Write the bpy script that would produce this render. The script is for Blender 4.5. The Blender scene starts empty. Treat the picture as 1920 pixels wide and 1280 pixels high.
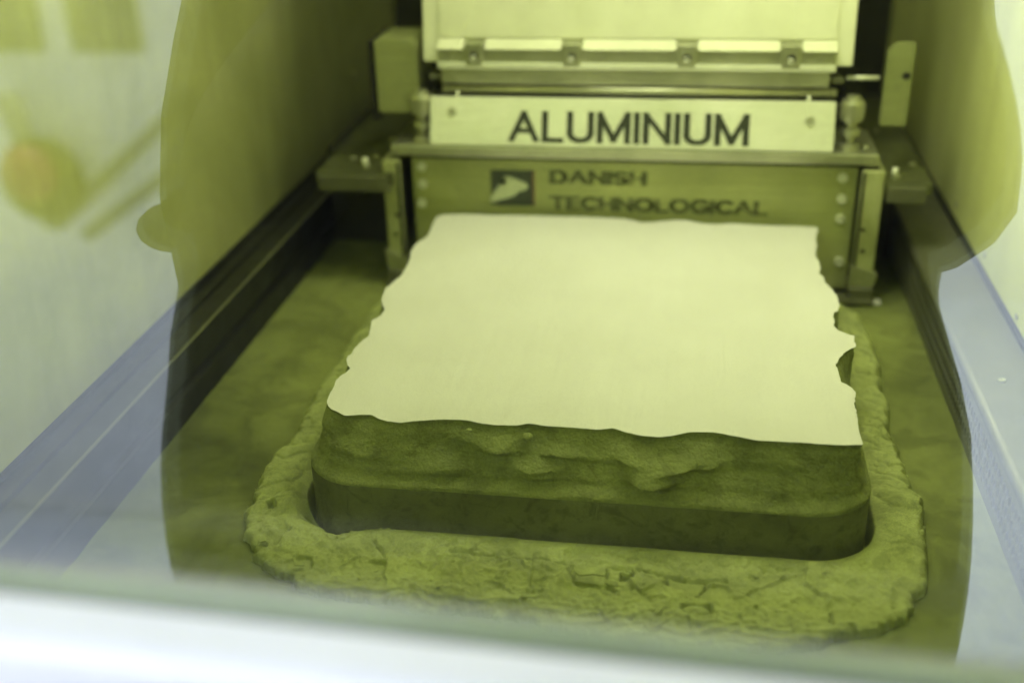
import bpy, bmesh, math, random
import numpy as np
from mathutils import Vector, Matrix, noise
random.seed(7)
S = bpy.context.scene
COL = S.collection
# ------------------------------------------------------------------ camera
CAM = Vector((0.047, -0.593, 0.337))
cd = bpy.data.cameras.new("camera"); cam = bpy.data.objects.new("camera", cd); COL.objects.link(cam)
S.camera = cam
rt = Vector((.9877, .1546, -.0250)); dn = Vector((.0462, -.4398, -.8969)); fw = Vector((-.1496, .8847, -.4415))
cam.matrix_world = Matrix(((rt.x, -dn.x, -fw.x, CAM.x), (rt.y, -dn.y, -fw.y, CAM.y), (rt.z, -dn.z, -fw.z, CAM.z), (0, 0, 0, 1)))
cd.sensor_width = 36; cd.lens = 39.375; cd.clip_start = 0.01; cd.clip_end = 50
cd.dof.use_dof = True; cd.dof.focus_distance = 0.575; cd.dof.aperture_fstop = 3.6
# ------------------------------------------------------------------ light
S.view_settings.view_transform = 'Standard'; S.view_settings.look = 'None'
S.view_settings.exposure = 0; S.view_settings.gamma = 1
W = bpy.data.worlds.new("World"); S.world = W; W.use_nodes = True
W.node_tree.nodes['Background'].inputs[0].default_value = (.8, .87, 1, 1)
W.node_tree.nodes['Background'].inputs[1].default_value = .15
def area(name, loc, sx, sy, power, color, rot=(0, 0, 0)):
    l = bpy.data.lights.new(name, 'AREA'); l.shape = 'RECTANGLE'; l.size = sx; l.size_y = sy
    l.energy = power; l.color = color
    o = bpy.data.objects.new(name, l); COL.objects.link(o); o.location = loc; o.rotation_euler = rot
    return o
P_CH, P_ROOM, P_L, P_R = .74, 108.0, .85, .32
area("chamber_light", (-.088, .085, .485), .07, .10, P_CH, (.97, .955, 1.0))
area("chamber_light", (.092, .085, .485), .07, .10, P_CH, (.97, .955, 1.0))
LQ = area("added_wall_fill", (.03, -.03, .47), .05, .05, P_L, (.97, .955, 1.0))  # added fill lamp that brightens the right wall and the name plate
LQ.rotation_euler = Vector((.8, .5, -.3)).to_track_quat('-Z', 'Y').to_euler()
area("added_side_fill", (.226, .0, .455), .05, .20, P_R, (.97, .955, 1.0), (0, math.radians(72), 0))  # added fill lamp aimed across to brighten the left wall
area("ceiling_light", (-1.0, -2.3, 1.5), 1.4, 1.0, P_ROOM * 1.5, (.90, .94, 1), (math.radians(-18), 0, 0))
area("ceiling_light", (1.0, -2.3, 1.5), 1.4, 1.0, P_ROOM * .30, (.90, .94, 1), (math.radians(-18), 0, 0))

# ------------------------------------------------------------------ helpers
def tag(o, label=None, cat=None, group=None, kind=None):
    if label: o['label'] = label
    if cat: o['category'] = cat
    if group: o['group'] = group
    if kind: o['kind'] = kind
    return o
def empty(name, loc, label, cat, group=None):
    o = bpy.data.objects.new(name, None); COL.objects.link(o); o.location = loc
    bpy.context.view_layer.update()
    return tag(o, label, cat, group)
def link(name, me, mat=None, parent=None, smooth=False, keep=False):
    o = bpy.data.objects.new(name, me); COL.objects.link(o)
    if mat and not keep: me.materials.append(mat)
    if smooth:
        me.polygons.foreach_set('use_smooth', [True] * len(me.polygons))
    if parent:
        o.parent = parent
        o.location = -Vector(parent_loc(parent))
    return o
def parent_loc(p):
    v = Vector(p.location)
    while p.parent:
        p = p.parent; v += Vector(p.location)
    return v
def obj(name, bm, mat, parent=None, smooth=False):
    me = bpy.data.meshes.new(name)
    bmesh.ops.recalc_face_normals(bm, faces=bm.faces[:])
    bm.to_mesh(me); bm.free()
    return link(name, me, mat, parent, smooth)
def bx(bm, a, b, bev=0.0, seg=2):
    a = Vector(a); b = Vector(b); c = (a + b) / 2; s = b - a
    t = bmesh.new()
    r = bmesh.ops.create_cube(t, size=1)
    bmesh.ops.scale(t, vec=s, verts=t.verts); bmesh.ops.translate(t, vec=c, verts=t.verts)
    if bev: bmesh.ops.bevel(t, geom=t.edges[:], offset=bev, segments=seg, affect='EDGES', profile=.5)
    merge(bm, t); return bm
def merge(bm, t):
    me = bpy.data.meshes.new('tmp'); t.to_mesh(me); t.free(); bm.from_mesh(me); bpy.data.meshes.remove(me)
def box(name, a, b, mat, parent=None, bev=.0008):
    bm = bmesh.new(); bx(bm, a, b, bev); return obj(name, bm, mat, parent)
def cyl(bm, p, q, r, r2=None, seg=20, bev=0):
    p = Vector(p); q = Vector(q); d = q - p
    t = bmesh.new()
    bmesh.ops.create_cone(t, cap_ends=True, segments=seg, radius1=r, radius2=r if r2 is None else r2, depth=d.length)
    if bev: bmesh.ops.bevel(t, geom=[e for e in t.edges if len(e.link_faces) == 2 and any(len(f.verts) > 4 for f in e.link_faces)], offset=bev, segments=2, affect='EDGES')
    M = Matrix.Translation((p + q) / 2) @ d.to_track_quat('Z', 'Y').to_matrix().to_4x4()
    bmesh.ops.transform(t, matrix=M, verts=t.verts); merge(bm, t); return bm
def lathe(bm, prof, c, axis=(0, 0, 1), seg=32):
    c = Vector(c); q = Vector(axis).to_track_quat('Z', 'Y'); rings = []
    for r, h in prof:
        rings.append([bm.verts.new(c + q @ Vector((r * math.cos(2 * math.pi * k / seg), r * math.sin(2 * math.pi * k / seg), h))) for k in range(seg)])
    for i in range(len(rings) - 1):
        for k in range(seg):
            bm.faces.new((rings[i][k], rings[i][(k + 1) % seg], rings[i + 1][(k + 1) % seg], rings[i + 1][k]))
    bm.faces.new(rings[0][::-1]); bm.faces.new(rings[-1]); return bm
def prism(bm, pts, d, bev=0):
    """pts: 3-D polygon, d: extrusion vector"""
    t = bmesh.new(); vs = [t.verts.new(p) for p in pts]; f = t.faces.new(vs)
    r = bmesh.ops.extrude_face_region(t, geom=[f]); bmesh.ops.translate(t, vec=Vector(d), verts=[v for v in r['geom'] if isinstance(v, bmesh.types.BMVert)])
    bmesh.ops.recalc_face_normals(t, faces=t.faces[:])
    if bev: bmesh.ops.bevel(t, geom=t.edges[:], offset=bev, segments=2, affect='EDGES')
    merge(bm, t); return bm
def inset_screw(name, c, r, n, mat, dark, parent):
    """socket cap screw: head with a hexagonal recess"""
    bm = bmesh.new(); n = Vector(n).normalized()
    lathe(bm, [(r * .98, -.0005), (r, r * .35), (r * .86, r * .55), (r * .48, r * .55), (r * .45, r * .15), (.0001, r * .12)], c, n, 24)
    return obj(name, bm, mat, parent, True)

# ------------------------------------------------------------------ materials
def mat(name, base, rough=.6, metal=0., build=None, spec=.5):
    m = bpy.data.materials.new(name); m.use_nodes = True; nt = m.node_tree
    b = nt.nodes['Principled BSDF']; b.inputs['Base Color'].default_value = (*base, 1)
    b.inputs['Roughness'].default_value = rough; b.inputs['Metallic'].default_value = metal
    b.inputs['Specular IOR Level'].default_value = spec
    if build: build(nt, b)
    return m
def N(nt, t, **kw):
    n = nt.nodes.new(t)
    for k, v in kw.items():
        if k.startswith('_'): setattr(n, k[1:], v)
        else: n.inputs[k.replace('_', ' ')].default_value = v
    return n
def co(nt, scale=(1, 1, 1)):
    t = nt.nodes.new('ShaderNodeTexCoord'); mp = nt.nodes.new('ShaderNodeMapping'); mp.inputs['Scale'].default_value = scale
    nt.links.new(t.outputs['Object'], mp.inputs[0]); return mp.outputs[0]
def nz(nt, v, scale, detail=4, rough=.55, dist=0):
    n = N(nt, 'ShaderNodeTexNoise', Scale=scale, Detail=detail, Roughness=rough, Distortion=dist); nt.links.new(v, n.inputs['Vector']); return n.outputs[0]
def ramp(nt, f, stops):
    r = nt.nodes.new('ShaderNodeValToRGB'); e = r.color_ramp.elements
    while len(e) < len(stops): e.new(.5)
    for k, (p, c) in enumerate(stops):
        e[k].position = p; e[k].color = (*c, 1) if len(c) == 3 else c
    nt.links.new(f, r.inputs[0]); return r.outputs[0]
def mul(nt, a, b, fac=1.0):
    m = nt.nodes.new('ShaderNodeMix'); m.data_type = 'RGBA'; m.blend_type = 'MULTIPLY'; m.inputs[0].default_value = fac
    nt.links.new(a, m.inputs[6]); nt.links.new(b, m.inputs[7]); return m.outputs[2]
def mth(nt, op, a, b):
    m = nt.nodes.new('ShaderNodeMath'); m.operation = op
    for i, v in enumerate((a, b)):
        if isinstance(v, (int, float)): m.inputs[i].default_value = v
        else: nt.links.new(v, m.inputs[i])
    return m.outputs[0]
def bump(nt, b, h, dist, strength=1.0):
    n = N(nt, 'ShaderNodeBump', Strength=strength, Distance=dist); nt.links.new(h, n.inputs['Height']); nt.links.new(n.outputs[0], b.inputs['Normal'])

def grain(base, lo, hi, bigscale, grain_s, gdist, spots=None, con=(.80, 1.12)):
    def f(nt, b):
        v = co(nt)
        big = ramp(nt, nz(nt, v, bigscale, 5, .6, .3), [(.3, lo), (.7, hi)])
        fine = ramp(nt, nz(nt, v, grain_s, 2, .7), [(.28, (con[0],) * 3), (.72, (con[1],) * 3)])
        c = mul(nt, big, fine)
        if spots:
            c = mul(nt, c, ramp(nt, nz(nt, v, spots[0], 3, .6, .8), [(spots[1], (spots[2],) * 3), (spots[1] + .12, (1,) * 3)]))
        nt.links.new(c, b.inputs['Base Color'])
        h = mth(nt, 'ADD', nz(nt, v, grain_s, 3, .7), mth(nt, 'MULTIPLY', nz(nt, v, grain_s * .3, 3, .6), 1.6))
        bump(nt, b, h, gdist)
    return f
OL = (.47, .52, .225)
def sc(c, k): return tuple(x * k for x in c)
M_pow = mat('powder', OL, 1, 0, grain(OL, sc(OL, .80), sc(OL, 1.12), 45, 1500, .00032, (70, .40, .82), (.72, 1.16)), .2)
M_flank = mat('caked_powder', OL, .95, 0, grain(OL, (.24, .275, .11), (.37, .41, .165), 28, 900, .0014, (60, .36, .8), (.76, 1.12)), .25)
M_floor = mat('dusty_floor', OL, .8, .0, grain(OL, (.105, .125, .04), (.36, .40, .135), 6, 1300, .00015, (26, .42, .78)), .3)
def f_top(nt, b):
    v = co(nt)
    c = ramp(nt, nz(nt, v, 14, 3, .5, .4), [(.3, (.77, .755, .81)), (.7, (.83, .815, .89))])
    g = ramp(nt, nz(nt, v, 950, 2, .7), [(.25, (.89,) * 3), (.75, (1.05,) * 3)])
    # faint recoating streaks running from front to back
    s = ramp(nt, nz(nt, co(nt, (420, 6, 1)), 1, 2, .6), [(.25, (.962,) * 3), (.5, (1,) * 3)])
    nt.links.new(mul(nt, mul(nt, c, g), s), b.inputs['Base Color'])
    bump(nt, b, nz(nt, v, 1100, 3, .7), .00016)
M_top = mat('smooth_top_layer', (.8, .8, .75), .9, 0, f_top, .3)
def f_plate(nt, b):
    v = co(nt)
    c = ramp(nt, nz(nt, v, 25, 5, .65, .5), [(.3, (.11, .12, .055)), (.7, (.20, .22, .10))])
    c = mul(nt, c, ramp(nt, nz(nt, v, 120, 5, .7, .8), [(.36, (.62,) * 3), (.5, (1,) * 3)]))
    c = mul(nt, c, ramp(nt, nz(nt, v, 1500, 2, .7), [(.25, (.82,) * 3), (.75, (1.15,) * 3)]))
    nt.links.new(c, b.inputs['Base Color']); bump(nt, b, nz(nt, v, 1100, 3, .7), .00018)
M_plate = mat('dull_build_plate', (.3, .3, .2), .7, .15, f_plate)
def steelf(lo, hi, sc_, streak, rlo, rhi, bd=.00008):
    def f(nt, b):
        v = co(nt)
        c = ramp(nt, nz(nt, v, sc_, 4, .6, .3), [(.3, lo), (.7, hi)])
        s = nz(nt, co(nt, streak), 1, 3, .6)
        nt.links.new(mul(nt, c, ramp(nt, s, [(.3, (.9,) * 3), (.7, (1.06,) * 3)])), b.inputs['Base Color'])
        r = ramp(nt, nz(nt, v, sc_ * 2, 4, .6), [(.3, (rlo,) * 3), (.7, (rhi,) * 3)])
        nt.links.new(r, b.inputs['Roughness'])
        bump(nt, b, s, bd)
    return f
M_steel = mat('machined_steel', (.6, .6, .55), .35, .85, steelf((.46, .47, .36), (.62, .62, .5), 30, (30, 800, 800), .3, .45))
M_bright = mat('brushed_aluminium', (.8, .8, .76), .4, .3, steelf((.78, .80, .68), (.97, .97, .92), 16, (20, 600, 600), .28, .45))
M_panel = mat('satin_panel', (.7, .7, .6), .5, .15, steelf((.72, .73, .58), (.84, .84, .72), 12, (20, 20, 20), .45, .6))
M_face = mat('dusty_steel', (.4, .4, .3), .5, .1, steelf((.36, .39, .16), (.52, .55, .25), 18, (10, 300, 300), .4, .6))
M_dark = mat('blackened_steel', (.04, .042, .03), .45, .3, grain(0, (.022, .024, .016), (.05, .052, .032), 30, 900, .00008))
M_black = mat('black_recess', (.01, .01, .008), .8, 0)
M_rail = mat('rail_metal', (.1, .1, .08), .45, .5, steelf((.007, .008, .005), (.032, .034, .020), 14, (200, 3, 200), .35, .6))  # near-black base colour paints in the shadow along the rails
M_strip = mat('strip_metal', (.3, .3, .25), .5, .5, steelf((.15, .155, .10), (.24, .24, .17), 14, (30, 3, 200), .45, .6))
def wallf(lo, hi, g):
    def f(nt, b):
        v = co(nt)
        c = ramp(nt, nz(nt, v, 7, 5, .62, .6), [(.28, lo), (.72, hi)])
        st = ramp(nt, nz(nt, co(nt, (1, 22, 3)), 1, 4, .65, .4), [(.3, (.86,) * 3), (.7, (1.05,) * 3)])
        c = mul(nt, mul(nt, c, st), ramp(nt, nz(nt, v, 900, 2, .8), [(.25, (1 - g,) * 3), (.75, (1 + g * .6,) * 3)]))
        nt.links.new(c, b.inputs['Base Color']); bump(nt, b, nz(nt, v, 700, 3, .7), .0002 * g * 6)
    return f
M_wallL = mat('dusty_wall_metal', (.4, .4, .3), .30, .45, wallf((.58, .62, .25), (.92, .94, .45), .05))
M_wallR = mat('bead_blasted_wall', (.5, .5, .4), .7, .0, wallf((.80, .84, .38), (.92, .94, .46), .18))
M_bracket = mat('dull_bracket_steel', (.2, .2, .1), .5, .3, steelf((.06, .065, .03), (.14, .15, .065), 18, (10, 300, 300), .4, .6))
M_bracket2 = mat('housing_metal', (.3, .3, .2), .5, .2, steelf((.24, .26, .12), (.33, .35, .17), 18, (10, 300, 300), .4, .6))
M_arm = mat('worn_arm_steel', (.5, .5, .3), .45, .35, steelf((.36, .38, .18), (.62, .64, .38), 45, (60, 60, 60), .3, .55))
M_print = mat('black_print', (.03, .035, .025), .6)
def f_worn(nt, b):
    v = co(nt, (1, 1, 1))
    a = ramp(nt, nz(nt, v, 55, 4, .6, .3), [(.38, (.22,) * 3), (.58, (.9,) * 3)])
    b.inputs['Base Color'].default_value = (.14, .16, .07, 1)
    nt.links.new(a, b.inputs['Alpha'])
M_worn = mat('worn_print', (.1, .1, .05), .7, 0, f_worn)
M_logo = mat('logo_dark', (.05, .065, .045), .5, 0)
M_logol = mat('logo_pale', (.62, .66, .50), .6)
M_logor = mat('logo_red', (.24, .07, .06), .6)
M_white = mat('white_enamel', (.82, .83, .86), .35, 0, grain(0, (.82, .82, .87), (.86, .86, .91), 8, 60, .00001, None, (.98, 1.01)))
M_gasket = mat('green_glass_edge', (.1, .2, .05), .4, 0, grain(0, (.10, .19, .035), (.14, .25, .05), 30, 800, .0001))
M_sill = mat('sill_metal', (.5, .5, .3), .5, .3, grain(0, (.36, .40, .18), (.46, .49, .23), 20, 900, .0001))
M_room = mat('room_paint', (.75, .77, .8), .8, 0, grain(0, (.72, .75, .79), (.80, .82, .85), 2, 90, .0003))
M_roomf = mat('room_floor', (.6, .63, .68), .5, 0, grain(0, (.56, .6, .68), (.66, .7, .76), 1.5, 60, .0002))
M_cloth = mat('black_cloth', (.012, .012, .014), .95, 0, grain(0, (.010, .010, .012), (.018, .018, .02), 20, 900, .0004), .1)
M_jean = mat('dark_trousers', (.02, .022, .03), .95, 0, grain(0, (.018, .02, .028), (.03, .032, .042), 20, 900, .0004), .1)
M_skin = mat('skin', (.32, .19, .13), .55, 0, grain(0, (.29, .17, .115), (.35, .21, .15), 25, 600, .0001))
M_hair = mat('hair', (.05, .03, .018), .6, 0, grain(0, (.035, .02, .012), (.07, .045, .028), 60, 900, .0004))
M_red = mat('red_plastic', (.45, .12, .06), .4, 0, grain(0, (.20, .045, .035), (.26, .06, .05), 20, 500, .00005))
M_grey = mat('grey_enamel', (.2, .2, .2), .5, 0, grain(0, (.10, .11, .10), (.18, .19, .17), 20, 300, .00005))
M_cam = mat('black_camera_plastic', (.012, .012, .012), .4, 0, grain(0, (.01, .01, .01), (.016, .016, .016), 40, 1500, .0001))
TINT = (.70, .75, .43)
def f_glass(refl, col):
    m = bpy.data.materials.new('green_safety_glass'); m.use_nodes = True; nt = m.node_tree; nt.nodes.clear()
    o = nt.nodes.new('ShaderNodeOutputMaterial'); t = nt.nodes.new('ShaderNodeBsdfTransparent')
    t.inputs[0].default_value = (*[c ** .25 for c in col], 1)
    g = nt.nodes.new('ShaderNodeBsdfGlossy'); g.inputs['Roughness'].default_value = 0.0; g.inputs[0].default_value = (1, 1, 1, 1)
    # faint smears and dust on the glass
    mx = nt.nodes.new('ShaderNodeMixShader'); mx.inputs[0].default_value = refl
    ge = nt.nodes.new('ShaderNodeNewGeometry'); mr = nt.nodes.new('ShaderNodeMapRange'); mr.inputs['To Min'].default_value = refl; mr.inputs['To Max'].default_value = refl * .22
    nt.links.new(ge.outputs['Backfacing'], mr.inputs['Value']); nt.links.new(mr.outputs[0], mx.inputs[0])
    nt.links.new(t.outputs[0], mx.inputs[1]); nt.links.new(g.outputs[0], mx.inputs[2]); nt.links.new(mx.outputs[0], o.inputs[0])
    return m
M_glass = f_glass(.205, TINT)
M_glass2 = f_glass(.055, TINT)

# ------------------------------------------------------------------ numpy noise
def _h(ix, iy, s):
    n = (ix.astype(np.int64) * 374761393 + iy.astype(np.int64) * 668265263 + s * 974634777) & 0x7fffffff
    n = ((n ^ (n >> 13)) * 1274126177) & 0x7fffffff
    n = ((n ^ (n >> 16)) * 668265263) & 0x7fffffff
    return ((n ^ (n >> 15)) & 0xffffff) / float(0xffffff)
def vn(x, y, s=0):
    ix = np.floor(x); iy = np.floor(y); fx = x - ix; fy = y - iy
    fx = fx * fx * fx * (fx * (fx * 6 - 15) + 10); fy = fy * fy * fy * (fy * (fy * 6 - 15) + 10)
    a = _h(ix, iy, s); b = _h(ix + 1, iy, s); c = _h(ix, iy + 1, s); d = _h(ix + 1, iy + 1, s)
    return (a + (b - a) * fx) * (1 - fy) + (c + (d - c) * fx) * fy - .5
def fbm(x, y, s=0, o=4, g=.5):
    r = 0; a = 1
    for k in range(o):
        r = r + a * vn(x * 2 ** k + 17.3 * k, y * 2 ** k - 9.1 * k, s + k); a *= g
    return r
def worley(x, y, s=0):
    """returns F1, F2, random id of nearest cell, its offset vector"""
    ix = np.floor(x); iy = np.floor(y)
    f1 = np.full(x.shape, 9.); f2 = np.full(x.shape, 9.); cid = np.zeros(x.shape); ox = np.zeros(x.shape); oy = np.zeros(x.shape)
    for dx in (-1, 0, 1):
        for dy in (-1, 0, 1):
            cx = ix + dx; cy = iy + dy
            px = cx + _h(cx, cy, s) * .9 + .05 - x; py = cy + _h(cx, cy, s + 7) * .9 + .05 - y
            d = np.sqrt(px * px + py * py); m = d < f1
            f2 = np.where(m, f1, np.minimum(f2, d)); cid = np.where(m, _h(cx, cy, s + 13), cid)
            ox = np.where(m, px, ox); oy = np.where(m, py, oy); f1 = np.where(m, d, f1)
    return f1, f2, cid, ox, oy
def sst(a, b, x):
    t = np.clip((x - a) / (b - a), 0, 1); return t * t * (3 - 2 * t)
def poly_sd(P, x, y):
    """signed distance to closed polygon, positive inside"""
    P = np.array(P); n = len(P); d = np.full(x.shape, 1e9); ins = np.zeros(x.shape, bool)
    for i in range(n):
        a = P[i]; b = P[(i + 1) % n]; e = b - a; wx = x - a[0]; wy = y - a[1]
        t = np.clip((wx * e[0] + wy * e[1]) / (e @ e + 1e-12), 0, 1)
        d = np.minimum(d, (wx - e[0] * t) ** 2 + (wy - e[1] * t) ** 2)
        c = ((a[1] > y) != (b[1] > y)) & (x < (b[0] - a[0]) * (y - a[1]) / (b[1] - a[1] + 1e-15) + a[0])
        ins ^= c
    return np.where(ins, 1, -1) * np.sqrt(d)
def grid_mesh(name, V, F):
    me = bpy.data.meshes.new(name)
    me.vertices.add(len(V)); me.vertices.foreach_set('co', V.astype(np.float32).ravel())
    me.loops.add(F.size); me.loops.foreach_set('vertex_index', F.astype(np.int32).ravel())
    me.polygons.add(len(F)); me.polygons.foreach_set('loop_start', np.arange(0, F.size, F.shape[1], dtype=np.int32))
    me.polygons.foreach_set('loop_total', np.full(len(F), F.shape[1], dtype=np.int32))
    me.update(calc_edges=True); me.validate(); return me

# ------------------------------------------------------------------ the room outside the machine
RX0, RX1, RY0, RZ0, RZ1 = -2.6, 2.6, -3.4, -1.05, 1.6
XL, XR = -.278, .2425           # inner faces of the chamber walls
WY = -.402                      # outer face of the window
tag(box('floor', (RX0, RY0, RZ0 - .05), (RX1, WY + .02, RZ0), M_roomf, bev=0), kind='structure')
tag(box('ceiling', (RX0, RY0, RZ1), (RX1, WY + .02, RZ1 + .05), M_room, bev=0), kind='structure')
tag(box('wall_behind', (RX0, RY0 - .05, RZ0), (RX1, RY0, RZ1), M_room, bev=0), 'pale grey room wall behind the photographer, seen only as a reflection', 'wall')
tag(box('wall_side', (RX0 - .05, RY0, RZ0), (RX0, WY + .02, RZ1), M_room, bev=0), 'pale grey room wall left of the photographer', 'wall')
tag(box('wall_side', (RX1, RY0, RZ0), (RX1 + .05, WY + .02, RZ1), M_room, bev=0), 'pale grey room wall right of the photographer', 'wall')

# machine front with the window opening
WZ0 = .1628
mh = empty('machine_front', (0, WY, RZ0), 'white machine front with rounded ledge under the green window', 'machine')
bm = bmesh.new(); arc_ = [(-.4095 - .006 * math.sin(q_ * math.pi / 16), WZ0 - .0075 + .006 * math.cos(q_ * math.pi / 16)) for q_ in range(9)]
prism(bm, [(RX0, y_, z_) for y_, z_ in [(-.3985, RZ0), (-.3985, WZ0 - .0015)] + arc_ + [(-.4155, RZ0)]], (RX1 - RX0, 0, 0))
obj('window_ledge', bm, M_white, mh)
box('front_panel', (RX0, -.40, WZ0 + .42), (RX1, -.36, RZ1), M_white, mh, .004)
box('front_panel', (RX0, -.40, WZ0 - .002), (-.31, -.36, WZ0 + .42), M_white, mh, .003)
box('front_panel', (.275, -.40, WZ0 - .002), (RX1, -.36, WZ0 + .42), M_white, mh, .003)

win = empty('safety_window', (0, -.39, WZ0), 'green tinted safety glass window reflecting the photographer', 'window')
box('glass_pane', (-.31, -.3983, WZ0 - .008), (.275, -.3945, WZ0 + .42), M_glass, win, 0)
box('glass_pane', (-.31, -.3835, WZ0 - .008), (.275, -.3795, WZ0 + .42), M_glass2, win, 0)
bm = bmesh.new(); bx(bm, (-.31, -.3943, WZ0 - .01), (.275, -.3885, WZ0 - .0005), .001)
obj('spacer', bm, M_gasket, win)
bm = bmesh.new(); bx(bm, (-.31, -.3884, WZ0 - .01), (.275, -.3837, WZ0 - .0065), .001)
obj('inner_frame', bm, M_sill, win)
win.rotation_euler = (0, math.radians(1.7), 0); mh.rotation_euler = (0, math.radians(1.7), 0)

# ------------------------------------------------------------------ chamber shell
YB = .62; YF = -.36
tag(box('chamber_ceiling', (XL - .02, YF, .50), (XR + .02, YB, .52), M_wallR), 'pale metal ceiling of the process chamber', 'ceiling')
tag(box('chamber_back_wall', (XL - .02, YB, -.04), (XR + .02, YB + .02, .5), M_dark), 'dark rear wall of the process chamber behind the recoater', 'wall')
tag(box('chamber_front_wall', (XL - .02, -.366, -.04), (XR + .02, YF, .135), M_sill), 'metal wall below the window inside the chamber', 'wall')
def screw_on(name, c, n, r, parent, m=None): return inset_screw(name, c, r, n, m or M_steel, M_black, parent)
wl = empty('chamber_side_wall', (XL, 0, .042), 'dusty olive metal side wall on the left, dark towards the back', 'wall')
box('wall_panel', (XL - .004, YF, .0445), (XL, YB, .5), M_wallL, wl, .0006)
box('seal_strip', (XL - .004, YF, .0415), (XL + .0025, YB, .0440), M_rail, wl, .0004)
screw_on('screw', (XL, .454, .094), (1, 0, 0), .004, wl)
wr = empty('chamber_side_wall', (XR, 0, .042), 'bead-blasted grainy side wall on the right with a row of small screws', 'wall')
box('wall_panel', (XR, YF, .0445), (XR + .004, YB, .5), M_wallR, wr, .0006)
box('seal_strip', (XR - .0025, YF, .0415), (XR + .004, YB, .0440), M_rail, wr, .0004)
for y, z in ((.23, .055), (.1347, .0542), (.0453, .0505), (-.045, .0505)):
    screw_on('screw', (XR, y, z), (-1, 0, 0), .0022, wr)

FL, FR = -.248, .206
# left rail: stepped ledge between the wall and the floor
lr = empty('side_rail', (FL, 0, 0), 'dark stepped metal rail below the left wall', 'rail')
prof = [(XL - .004, .041), (-.2665, .041), (-.2660, .0385), (-.2640, .0385), (-.2635, .0405), (FL - .0012, .0405), (FL - .0002, .0395), (FL, .0385), (FL, .0215), (FL - .002, .0205), (FL - .002, .0185), (FL + .001, .0175), (FL + .002, .016), (FL + .002, -.01), (XL - .004, -.01)]
bm = bmesh.new(); prism(bm, [(x, YF, z) for x, z in prof], (0, YB - YF, 0)); obj('rail_body', bm, M_rail, lr)
bm = bmesh.new(); bx(bm, (FL - .0014, YF, .0403), (FL + .0004, YB, .0413), .0003); obj('edge_bead', bm, M_strip, lr)
# right rail with perforated extraction strip
rr = empty('side_rail', (FR, 0, 0), 'steel rail below the right wall with a perforated extraction strip', 'rail')
box('rail_top', (FR + .0005, YF, .036), (XR + .004, YB, .0410), M_strip, rr, .0012)
box('rail_back', (FR + .006, YF, -.01), (FR + .008, YB, .0355), M_black, rr, 0)
screw_on('screw', (.2207, -.0202, .041), (0, 0, 1), .0022, rr)
screw_on('screw', (.2207, -.16, .041), (0, 0, 1), .0022, rr)
cell = .0058; cz_ = .0082; ny = 96; nrow = 3; y0 = -.30; z0 = .0085
V = []; F3 = []; vid = {}
def vadd(p):
    k = (round(p[0] * 1e6), round(p[1] * 1e6)); 
    if k not in vid: vid[k] = len(V); V.append((FR, p[0], p[1]))
    return vid[k]
bm = bmesh.new()
for r in range(nrow):
    for k in range(ny):
        cy = y0 + (k + .5 * (r % 2)) * cell; cz = z0 + r * cz_; h = cell / 2; hz = cz_ / 2
        sq = [(-h, -hz), (0, -hz), (h, -hz), (h, 0), (h, hz), (0, hz), (-h, hz), (-h, 0)]
        o = [bm.verts.new((FR, cy + a, cz + b)) for a, b in sq]
        rr_ = cell * .40
        i = [bm.verts.new((FR, cy + rr_ * math.cos(math.atan2(b, a)), cz + rr_ * 1.5 * math.sin(math.atan2(b, a)))) for a, b in sq]
        j = [bm.verts.new((FR + .0015, v.co.y, v.co.z)) for v in i]
        for q in range(8):
            w = (q + 1) % 8
            bm.faces.new((o[q], o[w], i[w], i[q])); bm.faces.new((i[q], i[w], j[w], j[q]))
me = bpy.data.meshes.new('hole_field'); bm.to_mesh(me); bm.free(); ho = link('perforated_holes', me, M_strip, rr); tag(ho, kind='stuff')
zt = z0 + (nrow - .5) * cz_; zb = z0 - .5 * cz_
bm = bmesh.new(); bx(bm, (FR, YF, zt), (FR + .0015, YB, .0352), 0); bx(bm, (FR, YF, -.01), (FR + .0015, YB, zb), 0)
bx(bm, (FR, YF, zb + .0001), (FR + .0015, y0 - cell * .25, zt - .0001), 0); bx(bm, (FR, y0 + ny * cell, zb + .0001), (FR + .0015, YB, zt - .0001), 0)
obj('strip_plate', bm, M_strip, rr)
bm = bmesh.new(); cyl(bm, (FR + .0015, YF, .0375), (FR + .0015, YB, .0375), .0035, seg=16); obj('rounded_edge', bm, M_strip, rr, True)

# ------------------------------------------------------------------ process floor
nx, nyy = 240, 420
gx = np.linspace(FL, FR, nx); gy = np.linspace(YF, YB, nyy); X, Y = np.meshgrid(gx, gy)
Z = fbm(X * 14, Y * 14, 5, 4) * .0009 - .0006
qx_ = np.abs(X + .0003) - .112; qy_ = np.abs(Y - .017) - .129; dpl = np.sqrt(np.maximum(qx_, 0) ** 2 + np.maximum(qy_, 0) ** 2) - .030
Z = np.where(dpl < .010, -.03, Z)
for _x, _y in ((0, 0),): Z += .0007 * np.sin(Y * 160 + fbm(X * 20, Y * 9, 77, 3) * 9) * fbm(X * 9, Y * 9, 78, 2) * (dpl > .01)
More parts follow.
